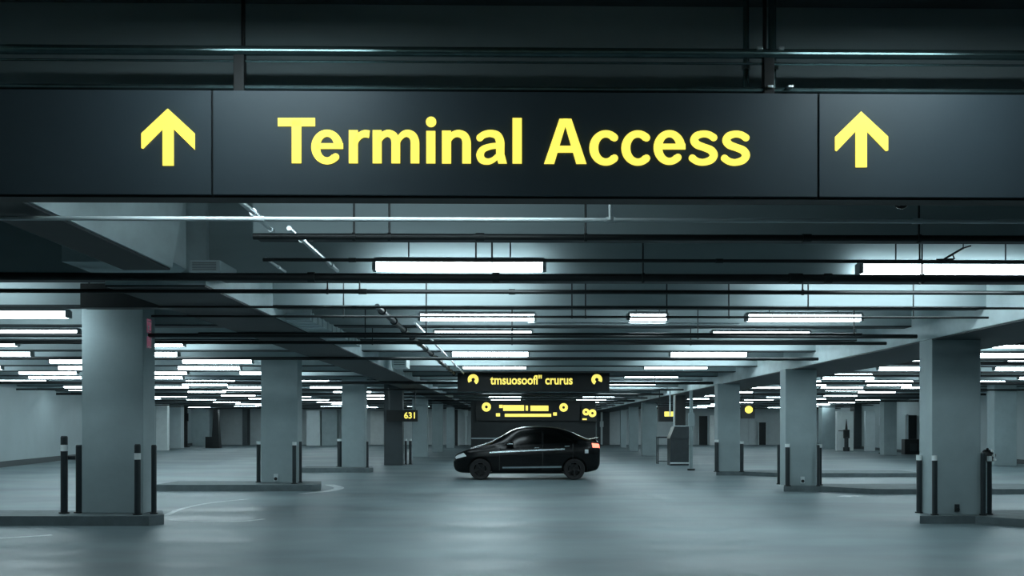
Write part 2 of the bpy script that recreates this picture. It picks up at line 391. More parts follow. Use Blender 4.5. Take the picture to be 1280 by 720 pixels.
for k, y in enumerate([12.5, 20.25, 30.35]):  # unseen lamps added to brighten the fronts of the columns
    for x0_, side_ in ((-8.4, 'left'), (-12.0, 'far left'), (8.9, 'right'), (12.5, 'far right')):
        if k > 0 and 'far' in side_: continue
        lamp(x0_, x0_ + 1.8, y, f'added fill lamp hidden over the {side_} bays, in front of the {ORD[k]} pair of columns', 'added fill lamps between the ribs', z=EYE + 2.25)

# ------------------------------------------------------------------ pipes across the aisle
def cross_pipe(name, py, d, r, px0, px1, mat, label, group, hangers=(), coup=(), cat='pipe'):
    z = wz(py, d); root = empty(name, (0, d, z), ROT)
    px0 = max(px0, PX + F * (lwall(d) + .6) / d); px1 = min(px1, PX + F * (rwall(d) - .6) / d)
    bm = bmesh.new(); tube(bm, (wx(px0, d), 0, 0), (wx(px1, d), 0, 0), r, 18); bmobj('tube', bm, mat, root, smooth=False)
    for q in hangers:
        x = wx(q, d); bm = bmesh.new(); tube(bm, (x, 0, r), (x, 0, ZC - z + .01), 0.009, 8); tube(bm, (x - 0.012, 0, 0), (x + 0.012, 0, 0), r * 1.35, 16)
        bmobj('hanger', bm, M['black'], root)
    for q in coup:
        x = wx(q, d); bm = bmesh.new(); tube(bm, (x - 0.035, 0, 0), (x + 0.035, 0, 0), r * 1.3, 16); bmobj('coupling', bm, mat, root, smooth=False)
    return tag(root, label, cat, group)
gp = 'pipes crossing under the ceiling ribs'
p = cross_pipe('steel_conduit', 274.8, 6.9, 0.016, -120, 1420, M['pipewhite'], 'shiny pale conduit crossing just under the big sign', gp, hangers=(), coup=(325, 763, 1150))
bm = bmesh.new(); tube(bm, (wx(763, 6.9), 0, 0), (wx(763, 6.9), 0, 0.14), 0.011, 10); tube(bm, (wx(763, 6.9), 0, 0.0), (wx(763, 6.9), 0, 0.02), 0.028, 10); bmobj('drop_bracket', bm, M['white'], p)
cross_pipe('black_pipe', 296.5, 7.7, 0.026, 318, 1420, M['black'], 'thick black pipe crossing just below the shiny conduit', gp, hangers=(443, 487, 732, 1152), coup=(600, 1010))
cross_pipe('black_pipe', 325.5, 9.2, 0.017, 330, 1420, M['black'], 'thin dark pipe crossing just above the first lamp row', gp, hangers=(595, 615, 1153), coup=(441, 900))
cross_pipe('black_pipe', 347, 9.72, 0.040, -60, 1420, M['black'], 'thick black pipe crossing just below the first lamp row', gp, hangers=(804, 1156), coup=(390, 620, 992, 1000, 1037))
cross_pipe('black_pipe', 364.8, 10.7, 0.024, -60, 1420, M['black'], 'black pipe crossing between the first and second lamp rows', gp, hangers=(410, 450, 1005), coup=(455, 640))
cross_pipe('black_pipe', 384.3, 12.0, 0.015, 200, 1290, M['black'], 'thin black pipe crossing above the second lamp row', gp, hangers=(533, 1012), coup=(443, 584))
cross_pipe('black_pipe', 396, 13.0, 0.016, 192, 1240, M['black'], 'thin black pipe at the second lamp row', gp, hangers=(430, 715, 732, 834, 912, 1145))
cross_pipe('black_pipe', 404, 14.9, 0.012, 660, 925, M['steel'], 'short pale conduit right of the middle at the second lamp row', gp, coup=(724, 733))
cross_pipe('black_pipe', 417.5, 14.5, 0.020, 250, 1080, M['black'], 'dark pipe crossing just below the second lamp row', gp, hangers=(533, 1070, 640))
for k in range(3, 27):
    y = RIBS[k] + (2.0 if k % 2 else 0.75)
    while any(abs(y - q) < .7 for q in (22.9, 23.1, 30.8, 33.3)): y += .2
    if k > 9 and k % 2: continue
    py = PY - F * 1.485 / y; r_ = random.choice([0.03, 0.035, 0.045])
    if not 21.5 < y < 30: cross_pipe('black_pipe', py, y, r_, PX - F * 0.55, PX + F * 6.5 / y, M['black'],
               f'black pipe crossing the aisle and left bays in the {ORD[k]} gap beyond the big sign', gp, hangers=(430 + 9 * k, 640, 900 - 9 * k) if k < 12 and not any(abs(y - q) < .3 for q in LAMPY) else ())
    cross_pipe('black_pipe', py, y + .15, r_, PX + F * 8.36 / y, PX + F * 0.56, M['black'],
               f'black pipe crossing the right bays in the {ORD[k]} gap beyond the big sign', 'pipes over the right parking bays')

# conduits running along the aisle
def long_conduit(x, h, d0, d1, r, mat, label, name='steel_conduit'):
    root = empty(name, (x, d0, EYE + h))
    bm = bmesh.new(); tube(bm, (0, 0, 0), (0, d1 - d0, 0), r, 12); bmobj('tube', bm, mat, root)
    y = 0.5
    while y < min(d1 - d0, 20):
        bm = bmesh.new(); tube(bm, (0, y - .03, 0), (0, y + .03, 0), r * 1.5, 12)
        bmobj('clamp', bm, mat, root); y += 1.3
    return tag(root, label, 'conduit', 'conduits running along the aisle')
long_conduit(-1.88, 1.655, 7.95, 10.1, 0.020, M['steel'], 'slanting pale conduit left of the middle, just beyond the shiny cross conduit')
long_conduit(-2.02, 1.66, 6.9, 7.65, 0.020, M['steel'], 'short pale conduit under the left part of the big sign')
long_conduit(-2.1, 1.70, 7.75, 8.3, 0.014, M['steel'], 'short thin conduit left of the slanting pale conduit')
long_conduit(-2.45, 1.66, 9.4, 10.2, 0.013, M['steel'], 'thin short conduit beside the first lamp row on the left')
long_conduit(-1.88, 1.645, 13.0, 29.3, 0.04, M['dgrey'], 'long dark conduit running away left of the middle', 'dark_conduit')
long_conduit(-1.6, 1.665, 15.2, 29.3, 0.02, M['steel'], 'pale conduit beside the long dark conduit running away')
# cable tray boxes on the left beam
def hang_box(name, px0, px1, py0, py1, d, depth, mat, label, cat):
    x0, x1 = wx(px0, d), wx(px1, d); z0, z1 = wz(py1, d), wz(py0, d)
    root = empty(name, ((x0 + x1) / 2, d, z0))
    bm = bmesh.new(); box(bm, -(x1 - x0) / 2, (x1 - x0) / 2, 0, depth, 0, z1 - z0); bmobj('casing', bm, mat, root, bevel=0.015)
    bm = bmesh.new(); w = (x1 - x0) * 0.38; h = z1 - z0
    for q in range(5): box(bm, -w, w, -0.012, 0.002, h * (0.16 + 0.15 * q), h * (0.22 + 0.15 * q))
    bmobj('louvre', bm, M['housing'], root)
    return tag(root, label, cat)
hang_box('junction_box', 490, 508, 441, 459, 24.6, 0.8, M['white'], 'pale dusty box hung at the left beam edge near the middle', 'junction box')
hang_box('duct_end', 236, 275, 325, 340, 9.9, 0.6, M['pale'], 'small pale duct end at the haunch of the left beam', 'duct')
# ribbed duct against the left beam
root = empty('ribbed_duct', (-3.1, 13.9, EYE + 1.56))
bm = bmesh.new(); box(bm, -0.24, 0.12, 0, 4.6, 0, 0.11); 
for q in range(12): box(bm, -0.24, 0.14, 0.1 + q * 0.38, 0.16 + q * 0.38, -0.015, 0.115)
bmobj('casing', bm, M['pale'], root)
tag(root, 'pale ribbed duct running along the left beam', 'duct')
# dome camera
d = 7.2; root = empty('dome_camera', (wx(1127, d), d, wz(252, d)))
bm = bmesh.new(); bmesh.ops.create_uvsphere(bm, u_segments=20, v_segments=12, radius=0.055)
bmesh.ops.delete(bm, geom=[v for v in bm.verts if v.co.z > 0.001], context='VERTS'); bmobj('dome', bm, M['glass'], root, smooth=True)
bm = bmesh.new(); tube(bm, (0, 0, 0), (0, 0, 0.035), 0.075, 20); bmobj('mount', bm, M['pale'], root)
bm = bmesh.new(); tube(bm, (0, 0, 0.03), (0, 0, ZC - wz(252, d)), 0.012, 8); bmobj('stem', bm, M['dgrey'], root)
tag(root, 'small black dome camera hanging below the right part of the big sign', 'camera')
# bracket arm near the right lamp
d = 10.0; root = empty('pipe_brace', (wx(1180, d), d, wz(324, d)))
bm = bmesh.new(); tube(bm, (0, 0, 0), (0.20, 0, 0.115), 0.012, 8); tube(bm, (-.08, 0, -.005), (0.10, 0, 0.0), 0.01, 8); tube(bm, (0.09, 0, 0.05), (0.11, 0, 0.0), 0.008, 8); tube(bm, (0.20, 0, .115), (.28, 0, .14), .008, 8)
bmobj('strut', bm, M['black'], root)
bm = bmesh.new(); tube(bm, (0.20, 0, .115), (0.20, 0, ZC - wz(324, d)), .006, 8); bmobj('rod', bm, M['dgrey'], root)
tag(root, 'small slanting black brace above the right strip lamp', 'bracket')
d = 14.1; root = empty('pipe_brace', (wx(1030, d), d, wz(382, d)))
bm = bmesh.new(); tube(bm, (0, 0, 0), (0.17, 0, 0.045), 0.022, 8); tube(bm, (0.02, 0, 0), (0.02, 0, -.02), 0.02, 8); bmobj('strut', bm, M['black'], root)
bm = bmesh.new(); tube(bm, (0.1, 0, .02), (0.1, 0, ZC - wz(382, d)), .006, 8); bmobj('rod', bm, M['dgrey'], root)
tag(root, 'tiny black spotlight bracket above the second lamp row at the right', 'bracket')

# ------------------------------------------------------------------ main sign
SD = 5.5
def sgn(px, py):                             # pixel -> local coordinates on the sign's face
    t = SD / (1 - K * (px - PX) / F)
    X = (px - PX) / F * t; Z = EYE + (PY - py) / F * t
    return X / math.cos(ROT), Z
sign = empty('overhead_sign', (0, SD, 0), ROT)
tag(sign, 'wide dark overhead sign reading Terminal Access between two yellow arrows', 'sign')
def zt(px): return 110.5 + 6.2 * px / 1280
zT, zB = sgn(645, 113.6)[1], sgn(645, 247.2)[1]
xs = [sgn(-170, 180)[0], sgn(265, 180)[0], sgn(1023, 180)[0], sgn(1450, 180)[0]]
for i in range(3):
    bm = bmesh.new(); box(bm, xs[i] + 0.006, xs[i + 1] - 0.006, 0, 0.03, zB + 0.012, zT - 0.006); bmobj('face_panel', bm, M['panel'], sign, bevel=0.003)
bm = bmesh.new(); box(bm, xs[0] - 0.01, xs[3] + 0.01, 0.02, 0.16, zB, zT); bmobj('cabinet', bm, M['signedge'], sign, bevel=0.004)

def ribbon(bm, pts, w, y0, y1, closed=False):
    """stroke of given width along pts (x,z), extruded y0..y1"""
    n = len(pts); L = []; R = []
    if isinstance(w, list) and len(w) != n:
        m_ = len(w) - 1; w = [w[min(m_ - 1, int(q * m_ / (n - 1)))] * (1 - (q * m_ / (n - 1) - min(m_ - 1, int(q * m_ / (n - 1))))) + w[min(m_ - 1, int(q * m_ / (n - 1))) + 1] * (q * m_ / (n - 1) - min(m_ - 1, int(q * m_ / (n - 1)))) for q in range(n)]
    for i in range(n):
        if closed: a, b = Vector(pts[i - 1]), Vector(pts[(i + 1) % n])
        else: a, b = Vector(pts[max(0, i - 1)]), Vector(pts[min(n - 1, i + 1)])
        t = (b - a).normalized(); nn = Vector((-t.y, t.x)); p = Vector(pts[i]); ww = w[i] if isinstance(w, (list, tuple)) else w
        L.append(p + nn * ww / 2); R.append(p - nn * ww / 2)
    def V(p, y): return bm.verts.new((p.x, y, p.y))
    a0 = [V(p, y0) for p in L]; b0 = [V(p, y0) for p in R]; a1 = [V(p, y1) for p in L]; b1 = [V(p, y1) for p in R]
    m = n if closed else n - 1
    for i in range(m):
        j = (i + 1) % n
        bm.faces.new((a0[i], a0[j], b0[j], b0[i])); bm.faces.new((a1[j], a1[i], b1[i], b1[j]))
        bm.faces.new((a0[j], a0[i], a1[i], a1[j])); bm.faces.new((b0[i], b0[j], b1[j], b1[i]))
    if not closed:
        bm.faces.new((a0[0], b0[0], b1[0], a1[0])); bm.faces.new((b0[-1], a0[-1], a1[-1], b1[-1]))

def cat(pts, n=8):
    """Catmull-Rom through points"""
    out = []
    P = [pts[0]] + list(pts) + [pts[-1]]
    for i in range(1, len(P) - 2):
        p0, p1, p2, p3 = [Vector(q) for q in P[i - 1:i + 3]]
        for s in range(n):
            t = s / n
            out.append(tuple(0.5 * ((2 * p1) + (-p0 + p2) * t + (2 * p0 - 5 * p1 + 4 * p2 - p3) * t * t + (-p0 + 3 * p1 - 3 * p2 + p3) * t ** 3)))
    out.append(tuple(pts[-1])); return out

def arc(cx, cy, rx, ry, a0, a1, n=28):
    return [(cx + rx * math.cos(math.radians(a0 + (a1 - a0) * i / n)), cy - ry * math.sin(math.radians(a0 + (a1 - a0) * i / n))) for i in range(n + 1)]

# every stroke: (centre line in picture columns/rows of the sign, width or widths along it)
def warc(cx, cy, rx, ry, a0, a1, wh, wv, n=40):
    """elliptic arc whose stroke is wh wide at the sides and wv thick at top and bottom"""
    pts = arc(cx, cy, rx, ry, a0, a1, n); w = []
    for i in range(n + 1):
        a = math.radians(a0 + (a1 - a0) * i / n); w.append(wh * math.cos(a) ** 2 + wv * math.sin(a) ** 2)
    return (pts, w)
def dotat(x, y, r): return (arc(x, y, r / 2, r / 2, 0, 360, 16)[:-1], r, True)
def g_e(x, dy=0):
    return [warc(x + 20, 184 + dy, 14.3, 17.3, -6, 312, 11.6, 9.3), ([(x + 6, 182.8 + dy), (x + 40.0, 182.8 + dy)], 7.2), dotat(x + 30.6, 196.4 + dy, 4.6)]
def g_c(x, dy=0):
    return [warc(x + 21, 184.6 + dy, 15, 17.6, 47, 313, 12, 9.4), dotat(x + 31.8, 171.8 + dy, 4.6), dotat(x + 31.8, 197.4 + dy, 4.6)]
def g_s(x, dy=0):
    P = [(x + 31, 171.4 + dy), (x + 25, 167.8 + dy), (x + 17.5, 166.8 + dy), (x + 9.6, 169.3 + dy), (x + 6.6, 174.8 + dy), (x + 10.4, 180.2 + dy), (x + 19, 183.6 + dy),
         (x + 27.6, 187.3 + dy), (x + 31, 193.2 + dy), (x + 27.4, 199.2 + dy), (x + 18, 202.2 + dy), (x + 10, 200.9 + dy), (x + 4.2, 197 + dy)]
    return [(cat(P), [9.4, 9, 8.8, 10, 10.8, 10.4, 9.6, 10.4, 10.8, 10, 8.8, 9, 9.4]), dotat(P[0][0], P[0][1], 4.5), dotat(P[-1][0], P[-1][1], 4.5)]
def g_arch(x0, xe, dy=0):
    return [(cat([(x0 - 1, 184 + dy), (x0 + 1, 175.5 + dy), (x0 + 6, 169 + dy), (x0 + (xe - x0) * .55, 166.9 + dy), (xe - 3.4, 169.6 + dy), (xe - .3, 176 + dy), (xe, 184 + dy), (xe, 195 + dy), (xe, 204.3 + dy)]),
             [5, 6.5, 8.2, 9.4, 10.6, 11.4, 11.6, 11.6, 11.6])]
def bar(x0, x1, y0, y1): return ([((x0 + x1) / 2, y0), ((x0 + x1) / 2, y1)], x1 - x0)
def hbar(x0, x1, y0, y1): return ([(x0, (y0 + y1) / 2), (x1, (y0 + y1) / 2)], y1 - y0)
letters = []
letters.append([hbar(347.5, 394, 147.6, 158.2), bar(364.8, 376.8, 150, 204.2)])                     # T
letters.append(g_e(389))                                                                          # e
letters.append([bar(436, 447.6, 163, 204.3), (cat([(443.5, 184), (445.5, 176), (450, 170), (455.5, 167.4), (461.8, 168)]), [5, 7, 8.6, 9.6, 10])])
letters.append([bar(465.8, 477.3, 163, 204.3)] + g_arch(473.4, 494.8) + g_arch(497.2, 518.8))       # m
letters.append([bar(532.8, 544.4, 164, 204.4)])                                                   # i
letters.append([dotat(538.9, 152.6, 6.6)])                                                        # its dot
letters.append([bar(552.4, 564, 163.6, 204.6)] + g_arch(560, 583.3, 0.2))                         # n
letters.append([(cat([(599.4, 172.6), (605, 168.6), (613, 167), (621.3, 169.4), (625, 176.5), (625.3, 186), (625.3, 197)]), [9, 9, 9.2, 10.4, 11.2, 11.2, 11.2]), dotat(599.8, 172.5, 4.4),
                (cat([(622, 182.2), (612.5, 183.4), (603.6, 187), (600.2, 193.6), (602.6, 199.9), (609.5, 202.2), (616.4, 200), (621.8, 195)]), [7.4, 7.8, 8.8, 10.4, 9.8, 8, 7.2, 6])])
letters.append([bar(640.5, 652.4, 147.8, 204.6)])                                                 # l
letters.append([hbar(692, 721, 182.4, 191)])                                                      # A's bar
letters.append(g_c(736.2, .5)); letters.append(g_c(776.2, .6))
letters.append(g_e(816.6, .6)); letters.append(g_s(861.0, .8)); letters.append(g_s(901.2, 1.0))
bm = bmesh.new()
for i, L in enumerate(letters):
    for s in L:
        pts = [sgn(*q) for q in s[0]]; sc = SD / F * 1.0
        w = s[1]; w = [q * sc * .93 for q in w] if isinstance(w, list) else w * sc * .97
        yo = -0.006
        ribbon(bm, pts, w, yo, 0.004, closed=len(s) > 2)
# slanted legs of the A and the foot of the a
for q_ in ([(699.3, 148.8), (709.5, 148.8), (692.6, 205), (680, 205)], [(704, 148.8), (714.2, 148.8), (733, 205), (720.4, 205)], [(619.7, 194), (630.9, 194), (633.6, 204.6), (623, 204.6)]):
    prism_xz(bm, [sgn(*q) for q in q_], -0.006, 0.004)
bmobj('lettering', bm, M['yellow'], sign)
for pts in ([(210, 136), (243.7, 167), (243.7, 187.4), (217.3, 161.5), (217.3, 207.2), (203.6, 207.2), (203.6, 161.5), (179.3, 186), (177, 185.4), (177, 167)],
            [(1076, 139.6), (1109.8, 171), (1109.8, 188.3), (1107, 189), (1083.2, 164.4), (1083.2, 209.3), (1069.2, 209.3), (1069.2, 164.4), (1045.6, 189.2), (1043.6, 188), (1043.6, 171.3)]):
    bm = bmesh.new(); prism_xz(bm, [sgn(*q) for q in pts], -0.006, 0.004); bm.normal_update(); bmesh.ops.triangulate(bm, faces=bm.faces)
    bmobj('arrow', bm, M['yellow'], sign)
# rails and hangers carrying the sign
bm = bmesh.new(); tube(bm, (xs[0], 0.05, sgn(645, 107.8)[1]), (xs[3], 0.05, sgn(645, 107.8)[1]), 0.017, 16); bmobj('mounting_rail', bm, M['rail'], sign)
zu = sgn(645, 63)[1]
bm = bmesh.new(); tube(bm, (xs[0], 0.03, zu), (xs[3], 0.03, zu), 0.028, 18); bmobj('mounting_rail', bm, M['rail'], sign)
bm = bmesh.new(); tube(bm, (xs[0], 0.05, sgn(645, 74)[1]), (xs[3], 0.05, sgn(645, 74)[1]), 0.007, 10); bmobj('mounting_rail', bm, M['rail'], sign)
for q in (-90, 297, 963, 1400):
    x = sgn(q, 100)[0]
    bm = bmesh.new(); box(bm, x - 0.03, x + 0.03, 0.02, 0.08, zT - 0.02, zu); bmobj('hanger_plate', bm, M['signedge'], sign, bevel=0.004)
    bm = bmesh.new(); tube(bm, (x, 0.12, zT - .05), (x, 0.12, ZC), 0.012, 10); bmobj('hanger_rod', bm, M['signedge'], sign)
for q, r in ((944, 0.018), (978, 0.024)):
    x = sgn(q, 60)[0]; root = empty('drop_pipe', (x, SD + 0.22 + K * x, zT))
    bm = bmesh.new(); tube(bm, (0, 0, 0.0), (0, 0, ZC - zT), r, 14); bmobj('tube', bm, M['rail'], root)
    bm = bmesh.new(); tube(bm, (0, 0, zu - zT - .02), (0, 0, zu - zT + .02), r * 1.4, 14); bmobj('clamp', bm, M['steel'], root)
    tag(root, 'dark vertical pipe above the sign, ' + ('the thinner of the pair' if q == 944 else 'the thicker of the pair'), 'pipe')
for q, py in ((950, 60), (977, 60), (963, 108), (988, 108)):
    bm = bmesh.new(); x = sgn(q, py)[0]; z = sgn(q, py)[1]
    box(bm, x - 0.016, x + 0.016, -0.005, 0.03, z - 0.008, z + 0.008); bmobj('rail_clip', bm, M['steel'], sign, bevel=0.004)

# ------------------------------------------------------------------ far signs
def far_sign(px0, px1, py0, py1, d, label, text=None, tpx=None, marks=(), bars=(), group=None, poles=True):
    x0, x1, z0, z1 = wx(px0, d), wx(px1, d), wz(py1, d), wz(py0, d)
    xm = (x0 + x1) / 2; r = empty('hanging_sign', (xm, d, z0))
    bm = bmesh.new(); box(bm, x0 - xm, x1 - xm, 0, 0.15, 0, z1 - z0); bmobj('cabinet', bm, M['signedge'], r, bevel=0.01)
    if poles:
        for s in (-.42, .42):
            bm = bmesh.new(); tube(bm, (s * (x1 - x0), .07, z1 - z0), (s * (x1 - x0), .07, ZC - z0), .02, 8); bmobj('hanger_rod', bm, M['dgrey'], r)
    for (cx, cy, rp, a0, a1) in marks:
        bm = bmesh.new(); R_ = rp / F * d
        pts = [(wx(cx, d) - xm + R_ * .68 * math.cos(math.radians(a)), wz(cy, d) - z0 + R_ * .68 * math.sin(math.radians(a))) for a in range(a0, a1 + 1, 12)]
        ribbon(bm, pts, R_ * .7, -.012, 0.004); bmobj('arrow_mark', bm, M['yellowfar'], r)
    if bars:
        bm = bmesh.new()
        for (a, b2, c1, c2) in bars: box(bm, wx(a, d) - xm, wx(b2, d) - xm, -.012, .004, wz(c2, d) - z0, wz(c1, d) - z0)
        bmobj('lettering', bm, M['yellowfar'], r)
    if text:
        cu = bpy.data.curves.new('lettering', 'FONT'); cu.body = text; cu.extrude = 0.004; cu.offset = 0.022; cu.size = 1
        o = link(bpy.data.objects.new('lettering', cu), r); cu.materials.append(M['yellowfar'])
        bpy.context.view_layer.update()
        w, h = o.dimensions.x, o.dimensions.y
        tx0, tx1, ty0, ty1 = tpx
        sx = (wx(tx1, d) - wx(tx0, d)) / w; sz = (wz(ty0, d) - wz(ty1, d)) / h
        o.scale = (sx, sz, 1); o.rotation_euler = (math.pi / 2, 0, 0)
        o.location = (wx(tx0, d) - xm, -0.01, wz(ty1, d) - z0 + 0.02)
        dg = bpy.context.evaluated_depsgraph_get(); me = bpy.data.meshes.new_from_object(o.evaluated_get(dg))
        n = bpy.data.objects.new('lettering', me); n.matrix_local = o.matrix_basis.copy(); bpy.data.objects.remove(o, do_unlink=True); link(n, r); n.name = 'lettering'
    return tag(r, label, 'sign', group)
gs = 'lit signs farther down the aisle'
far_sign(572, 762, 466, 489.5, 30.4, 'long black hanging sign with yellow text above the car', "tmsuosoofl'' crurus", (613, 716, 469, 481),
         marks=((591.5, 474.5, 6.6, -60, 225), (746, 474.5, 6.6, -30, 250)), group=gs)
far_sign(595, 725, 502, 526, 50.4, 'farther black sign with two lines of yellow text right over the car roof', None, None,
         marks=((608, 508.7, 5.6, 0, 360), (704.5, 509.3, 5.2, 0, 360)), group=gs, poles=False,
         bars=((629, 655, 506.4, 513.6), (657, 660, 507, 513.4), (663, 685.5, 507, 513.8), (631, 689, 517.2, 521), (620, 625, 516.5, 520.5), (691.5, 696, 515.5, 519.5), (624, 628.5, 506, 510)))
far_sign(726.5, 746, 508.5, 527, 50.2, 'small dark sign with round yellow marks right of the car roof', marks=((732.5, 515, 4.2, 0, 360), (740.5, 516.5, 4.8, 0, 360)), group=gs,
         bars=((728, 733.5, 523, 525),))
far_sign(483, 522, 512.5, 527, 38.0, 'small dark sign with a pale yellow word on the dark left column', '631', (505, 518.5, 515.5, 523.5), group=gs)
far_sign(823, 843, 508, 527, 43.5, 'square dark sign with a yellow blob left of the ticket booth', bars=((830.5, 841.5, 514.5, 520.5),), group=gs)
far_sign(926.5, 943.5, 506, 523, 44, 'small dark square sign beside the third right column', marks=((936, 512, 4.6, 0, 360),), bars=((931.5, 940.5, 510, 514.5),), group=gs)

# red notices on nearest left column side
xs_ = wx(179, 15.15)
for n, (py0, py1, tx) in enumerate(((399, 416, '2'), (421, 435, '1'))):
    d = 15.38; z0, z1 = wz(py1, d), wz(py0, d)
    root = empty('column_notice', (xs_ + 0.0, d, z0))
    bm = bmesh.new(); box(bm, 0.0, 0.012, -0.08, 0.08, 0, z1 - z0); bmobj('plate', bm, M['pink'], root, bevel=0.003)
    bm = bmesh.new(); hh = z1 - z0
    box(bm, 0.012, 0.018, -0.07, 0.07, hh * .05, hh * .13); box(bm, 0.012, 0.018, -0.07, 0.07, hh * .8, hh * .86)
    if n == 0: box(bm, 0.012, 0.018, -0.07, -0.03, hh * .22, hh * .5)
    bmobj('symbol', bm, M['white'], root)
    tag(root, ('upper' if n == 0 else 'lower') + ' red lit notice on the side of the nearest left column', 'notice', 'red notices on the nearest left column')

# ------------------------------------------------------------------ bollards
def bollard(px0, px1, ptop, pbase, h, label, band=True, grp='bollards guarding the columns', mat='dgrey', back=0.0):
    d = (EYE - h) * F / (pbase - PY); r = (px1 - px0) / 2 / F * d; x = wx((px0 + px1) / 2, d); zt_ = wz(ptop, d)
    d += r + back
    root = empty('bollard', (x, d, h)); H = zt_ - h
    bm = bmesh.new(); tube(bm, (0, 0, 0), (0, 0, H - 0.02), r, 20); tube(bm, (0, 0, H - 0.02), (0, 0, H), r, 20, r2=r * 0.8); bmobj('post', bm, M[mat], root)
    bm = bmesh.new(); tube(bm, (0, 0, 0), (0, 0, 0.02), r * 1.5, 20); bmobj('base_flange', bm, M['black'], root)
    if band == 'cap':
        bm = bmesh.new(); tube(bm, (0, 0, H - 0.07), (0, 0, H + 0.01), r * 1.06, 20); bmobj('cap', bm, M['white'], root)
    elif band:
        bm = bmesh.new(); tube(bm, (0, 0, H - 0.24), (0, 0, H - 0.14), r * 1.05, 20); bmobj('reflective_band', bm, M['white'], root)
    return tag(root, label, 'bollard', grp)
bollard(74, 82.5, 545, 642, .15, 'tall dark bollard with a white band, farthest left at the nearest left column')
bollard(93, 101.5, 556, 641.5, .15, 'plain dark bollard touching the left edge of the nearest left column', band=False)
bollard(170.5, 178, 555, 643, .15, 'dark bollard with a white band in front of the nearest left column', back=-0.12)
bollard(188, 194.5, 556, 642.5, .15, 'plain dark bollard at the right edge of the nearest left column', band=False)
bollard(320, 325, 552, 603, .15, 'bollard at the left edge of the second left column', band='cap')
bollard(366, 371, 553, 604.5, .15, 'bollard in front of the right edge of the second left column', band='cap', back=-.1)
bollard(373.5, 377, 552, 603.5, .15, 'thin bollard at the right side of the second left column', band=False)
bollard(421, 427, 549, 583.5, .15, 'bollard at the left edge of the third left column', band='cap')
bollard(457.5, 460.5, 552, 584.5, .15, 'bollard at the right edge of the third left column', band=False)
bollard(505.5, 508.5, 549, 580.5, 0, 'bollard at the right edge of the dark left column', band='cap')
bollard(511, 514.5, 549, 580.5, 0, 'second bollard right of the dark left column', band='cap')
bollard(532.5, 535, 549, 566.5, 0, 'small bollard by the pale column behind the dark one', band=False)
bollard(1147, 1153.5, 570, 641.5, .12, 'dark bollard with a white cap left of the nearest right column', band='cap')
bollard(1163, 1169.5, 570, 643.5, .12, 'dark bollard with a white cap in front of the nearest right column', band='cap', back=-.1)
bollard(1222, 1228, 565, 643.5, .12, 'dark bollard at the right edge of the nearest right column', band=False, back=-.14)
bollard(1235.5, 1241, 571, 643.5, .12, 'outermost bollard right of the nearest right column', band='cap')
bollard(972, 975.5, 556, 605.5, .12, 'dark bollard left of the second right column', band=False)
bollard(976.5, 982, 555, 606.5, .12, 'white capped bollard in front of the second right column', band='cap', back=-.4)
bollard(1018, 1021.5, 556, 607, .12, 'dark bollard at the right edge of the second right column', band=False, back=-.22)
bollard(1023, 1028, 556, 606.5, .12, 'white capped bollard right of the second right column', band='cap')
bollard(893, 898, 550, 589.5, .12, 'dark bollard left of the third right column', band='cap', back=-.1)
bollard(925.5, 930, 552, 590, .12, 'dark bollard right of the third right column', band='cap')
# rail joining the two left bollards
d = 15.3
bm = bmesh.new(); tube(bm, (wx(80, d), d, wz(572, d)), (wx(95, d), d, wz(572, d)), 0.035, 12)
tag(bmobj('bollard_rail', bm, M['dgrey']), 'short dark rail joining the two left bollards at the nearest left column', 'rail')
# valve cluster on right bollard
d = 15.45; root = empty('valve_cluster', (wx(1234, d), d, 0.12))
bm = bmesh.new(); tube(bm, (0, 0, 0), (0, 0, wz(575, d) - .12), 0.03, 12); bmobj('riser', bm, M['steel'], root)
bm = bmesh.new(); zc_ = wz(569, d) - .12
bmesh.ops.create_icosphere(bm, subdivisions=2, radius=0.10, matrix=Matrix.Translation((0, 0, zc_)))
for q in range(7):
    a = q * 0.9; tube(bm, (0, 0, zc_), (0.11 * math.cos(a), -0.06, zc_ + 0.11 * math.sin(a)), 0.02, 8)
bmobj('valve_body', bm, M['black'], root)
for q in range(3):
    bm = bmesh.new(); tube(bm, (0.03 + .02 * q, -.09, zc_ + .07 - .07 * q), (0.03 + .02 * q, -.12, zc_ + .07 - .07 * q), 0.02, 10); bmobj('valve_wheel', bm, M['white'], root)
tag(root, 'black valve cluster with pale fittings beside the nearest right column', 'valve')
# small notches low on the columns
for n, (px, py, d, s) in enumerate(((1196, 635, 15.2, .06), (1003, 600, 22.9, .08), (345, 597, dfl(603.5, .15), .09))):
    root = empty('wall_socket', (wx(px, d), d - 0.02, wz(py, d)))
    bm = bmesh.new(); box(bm, -s * .6, s * .6, 0, 0.02, -s, s); bmobj('backplate', bm, M['dgrey'] if n == 0 else M['pale'], root, bevel=.004)
    bm = bmesh.new(); tube(bm, (0, -0.03, -s * .3), (0, 0, -s * .3), s * .45, 12); bmobj('cover', bm, M['black'], root)
    tag(root, 'small dark socket box low on the ' + ('nearest right column', 'second right column', 'second left column')[n], 'socket')

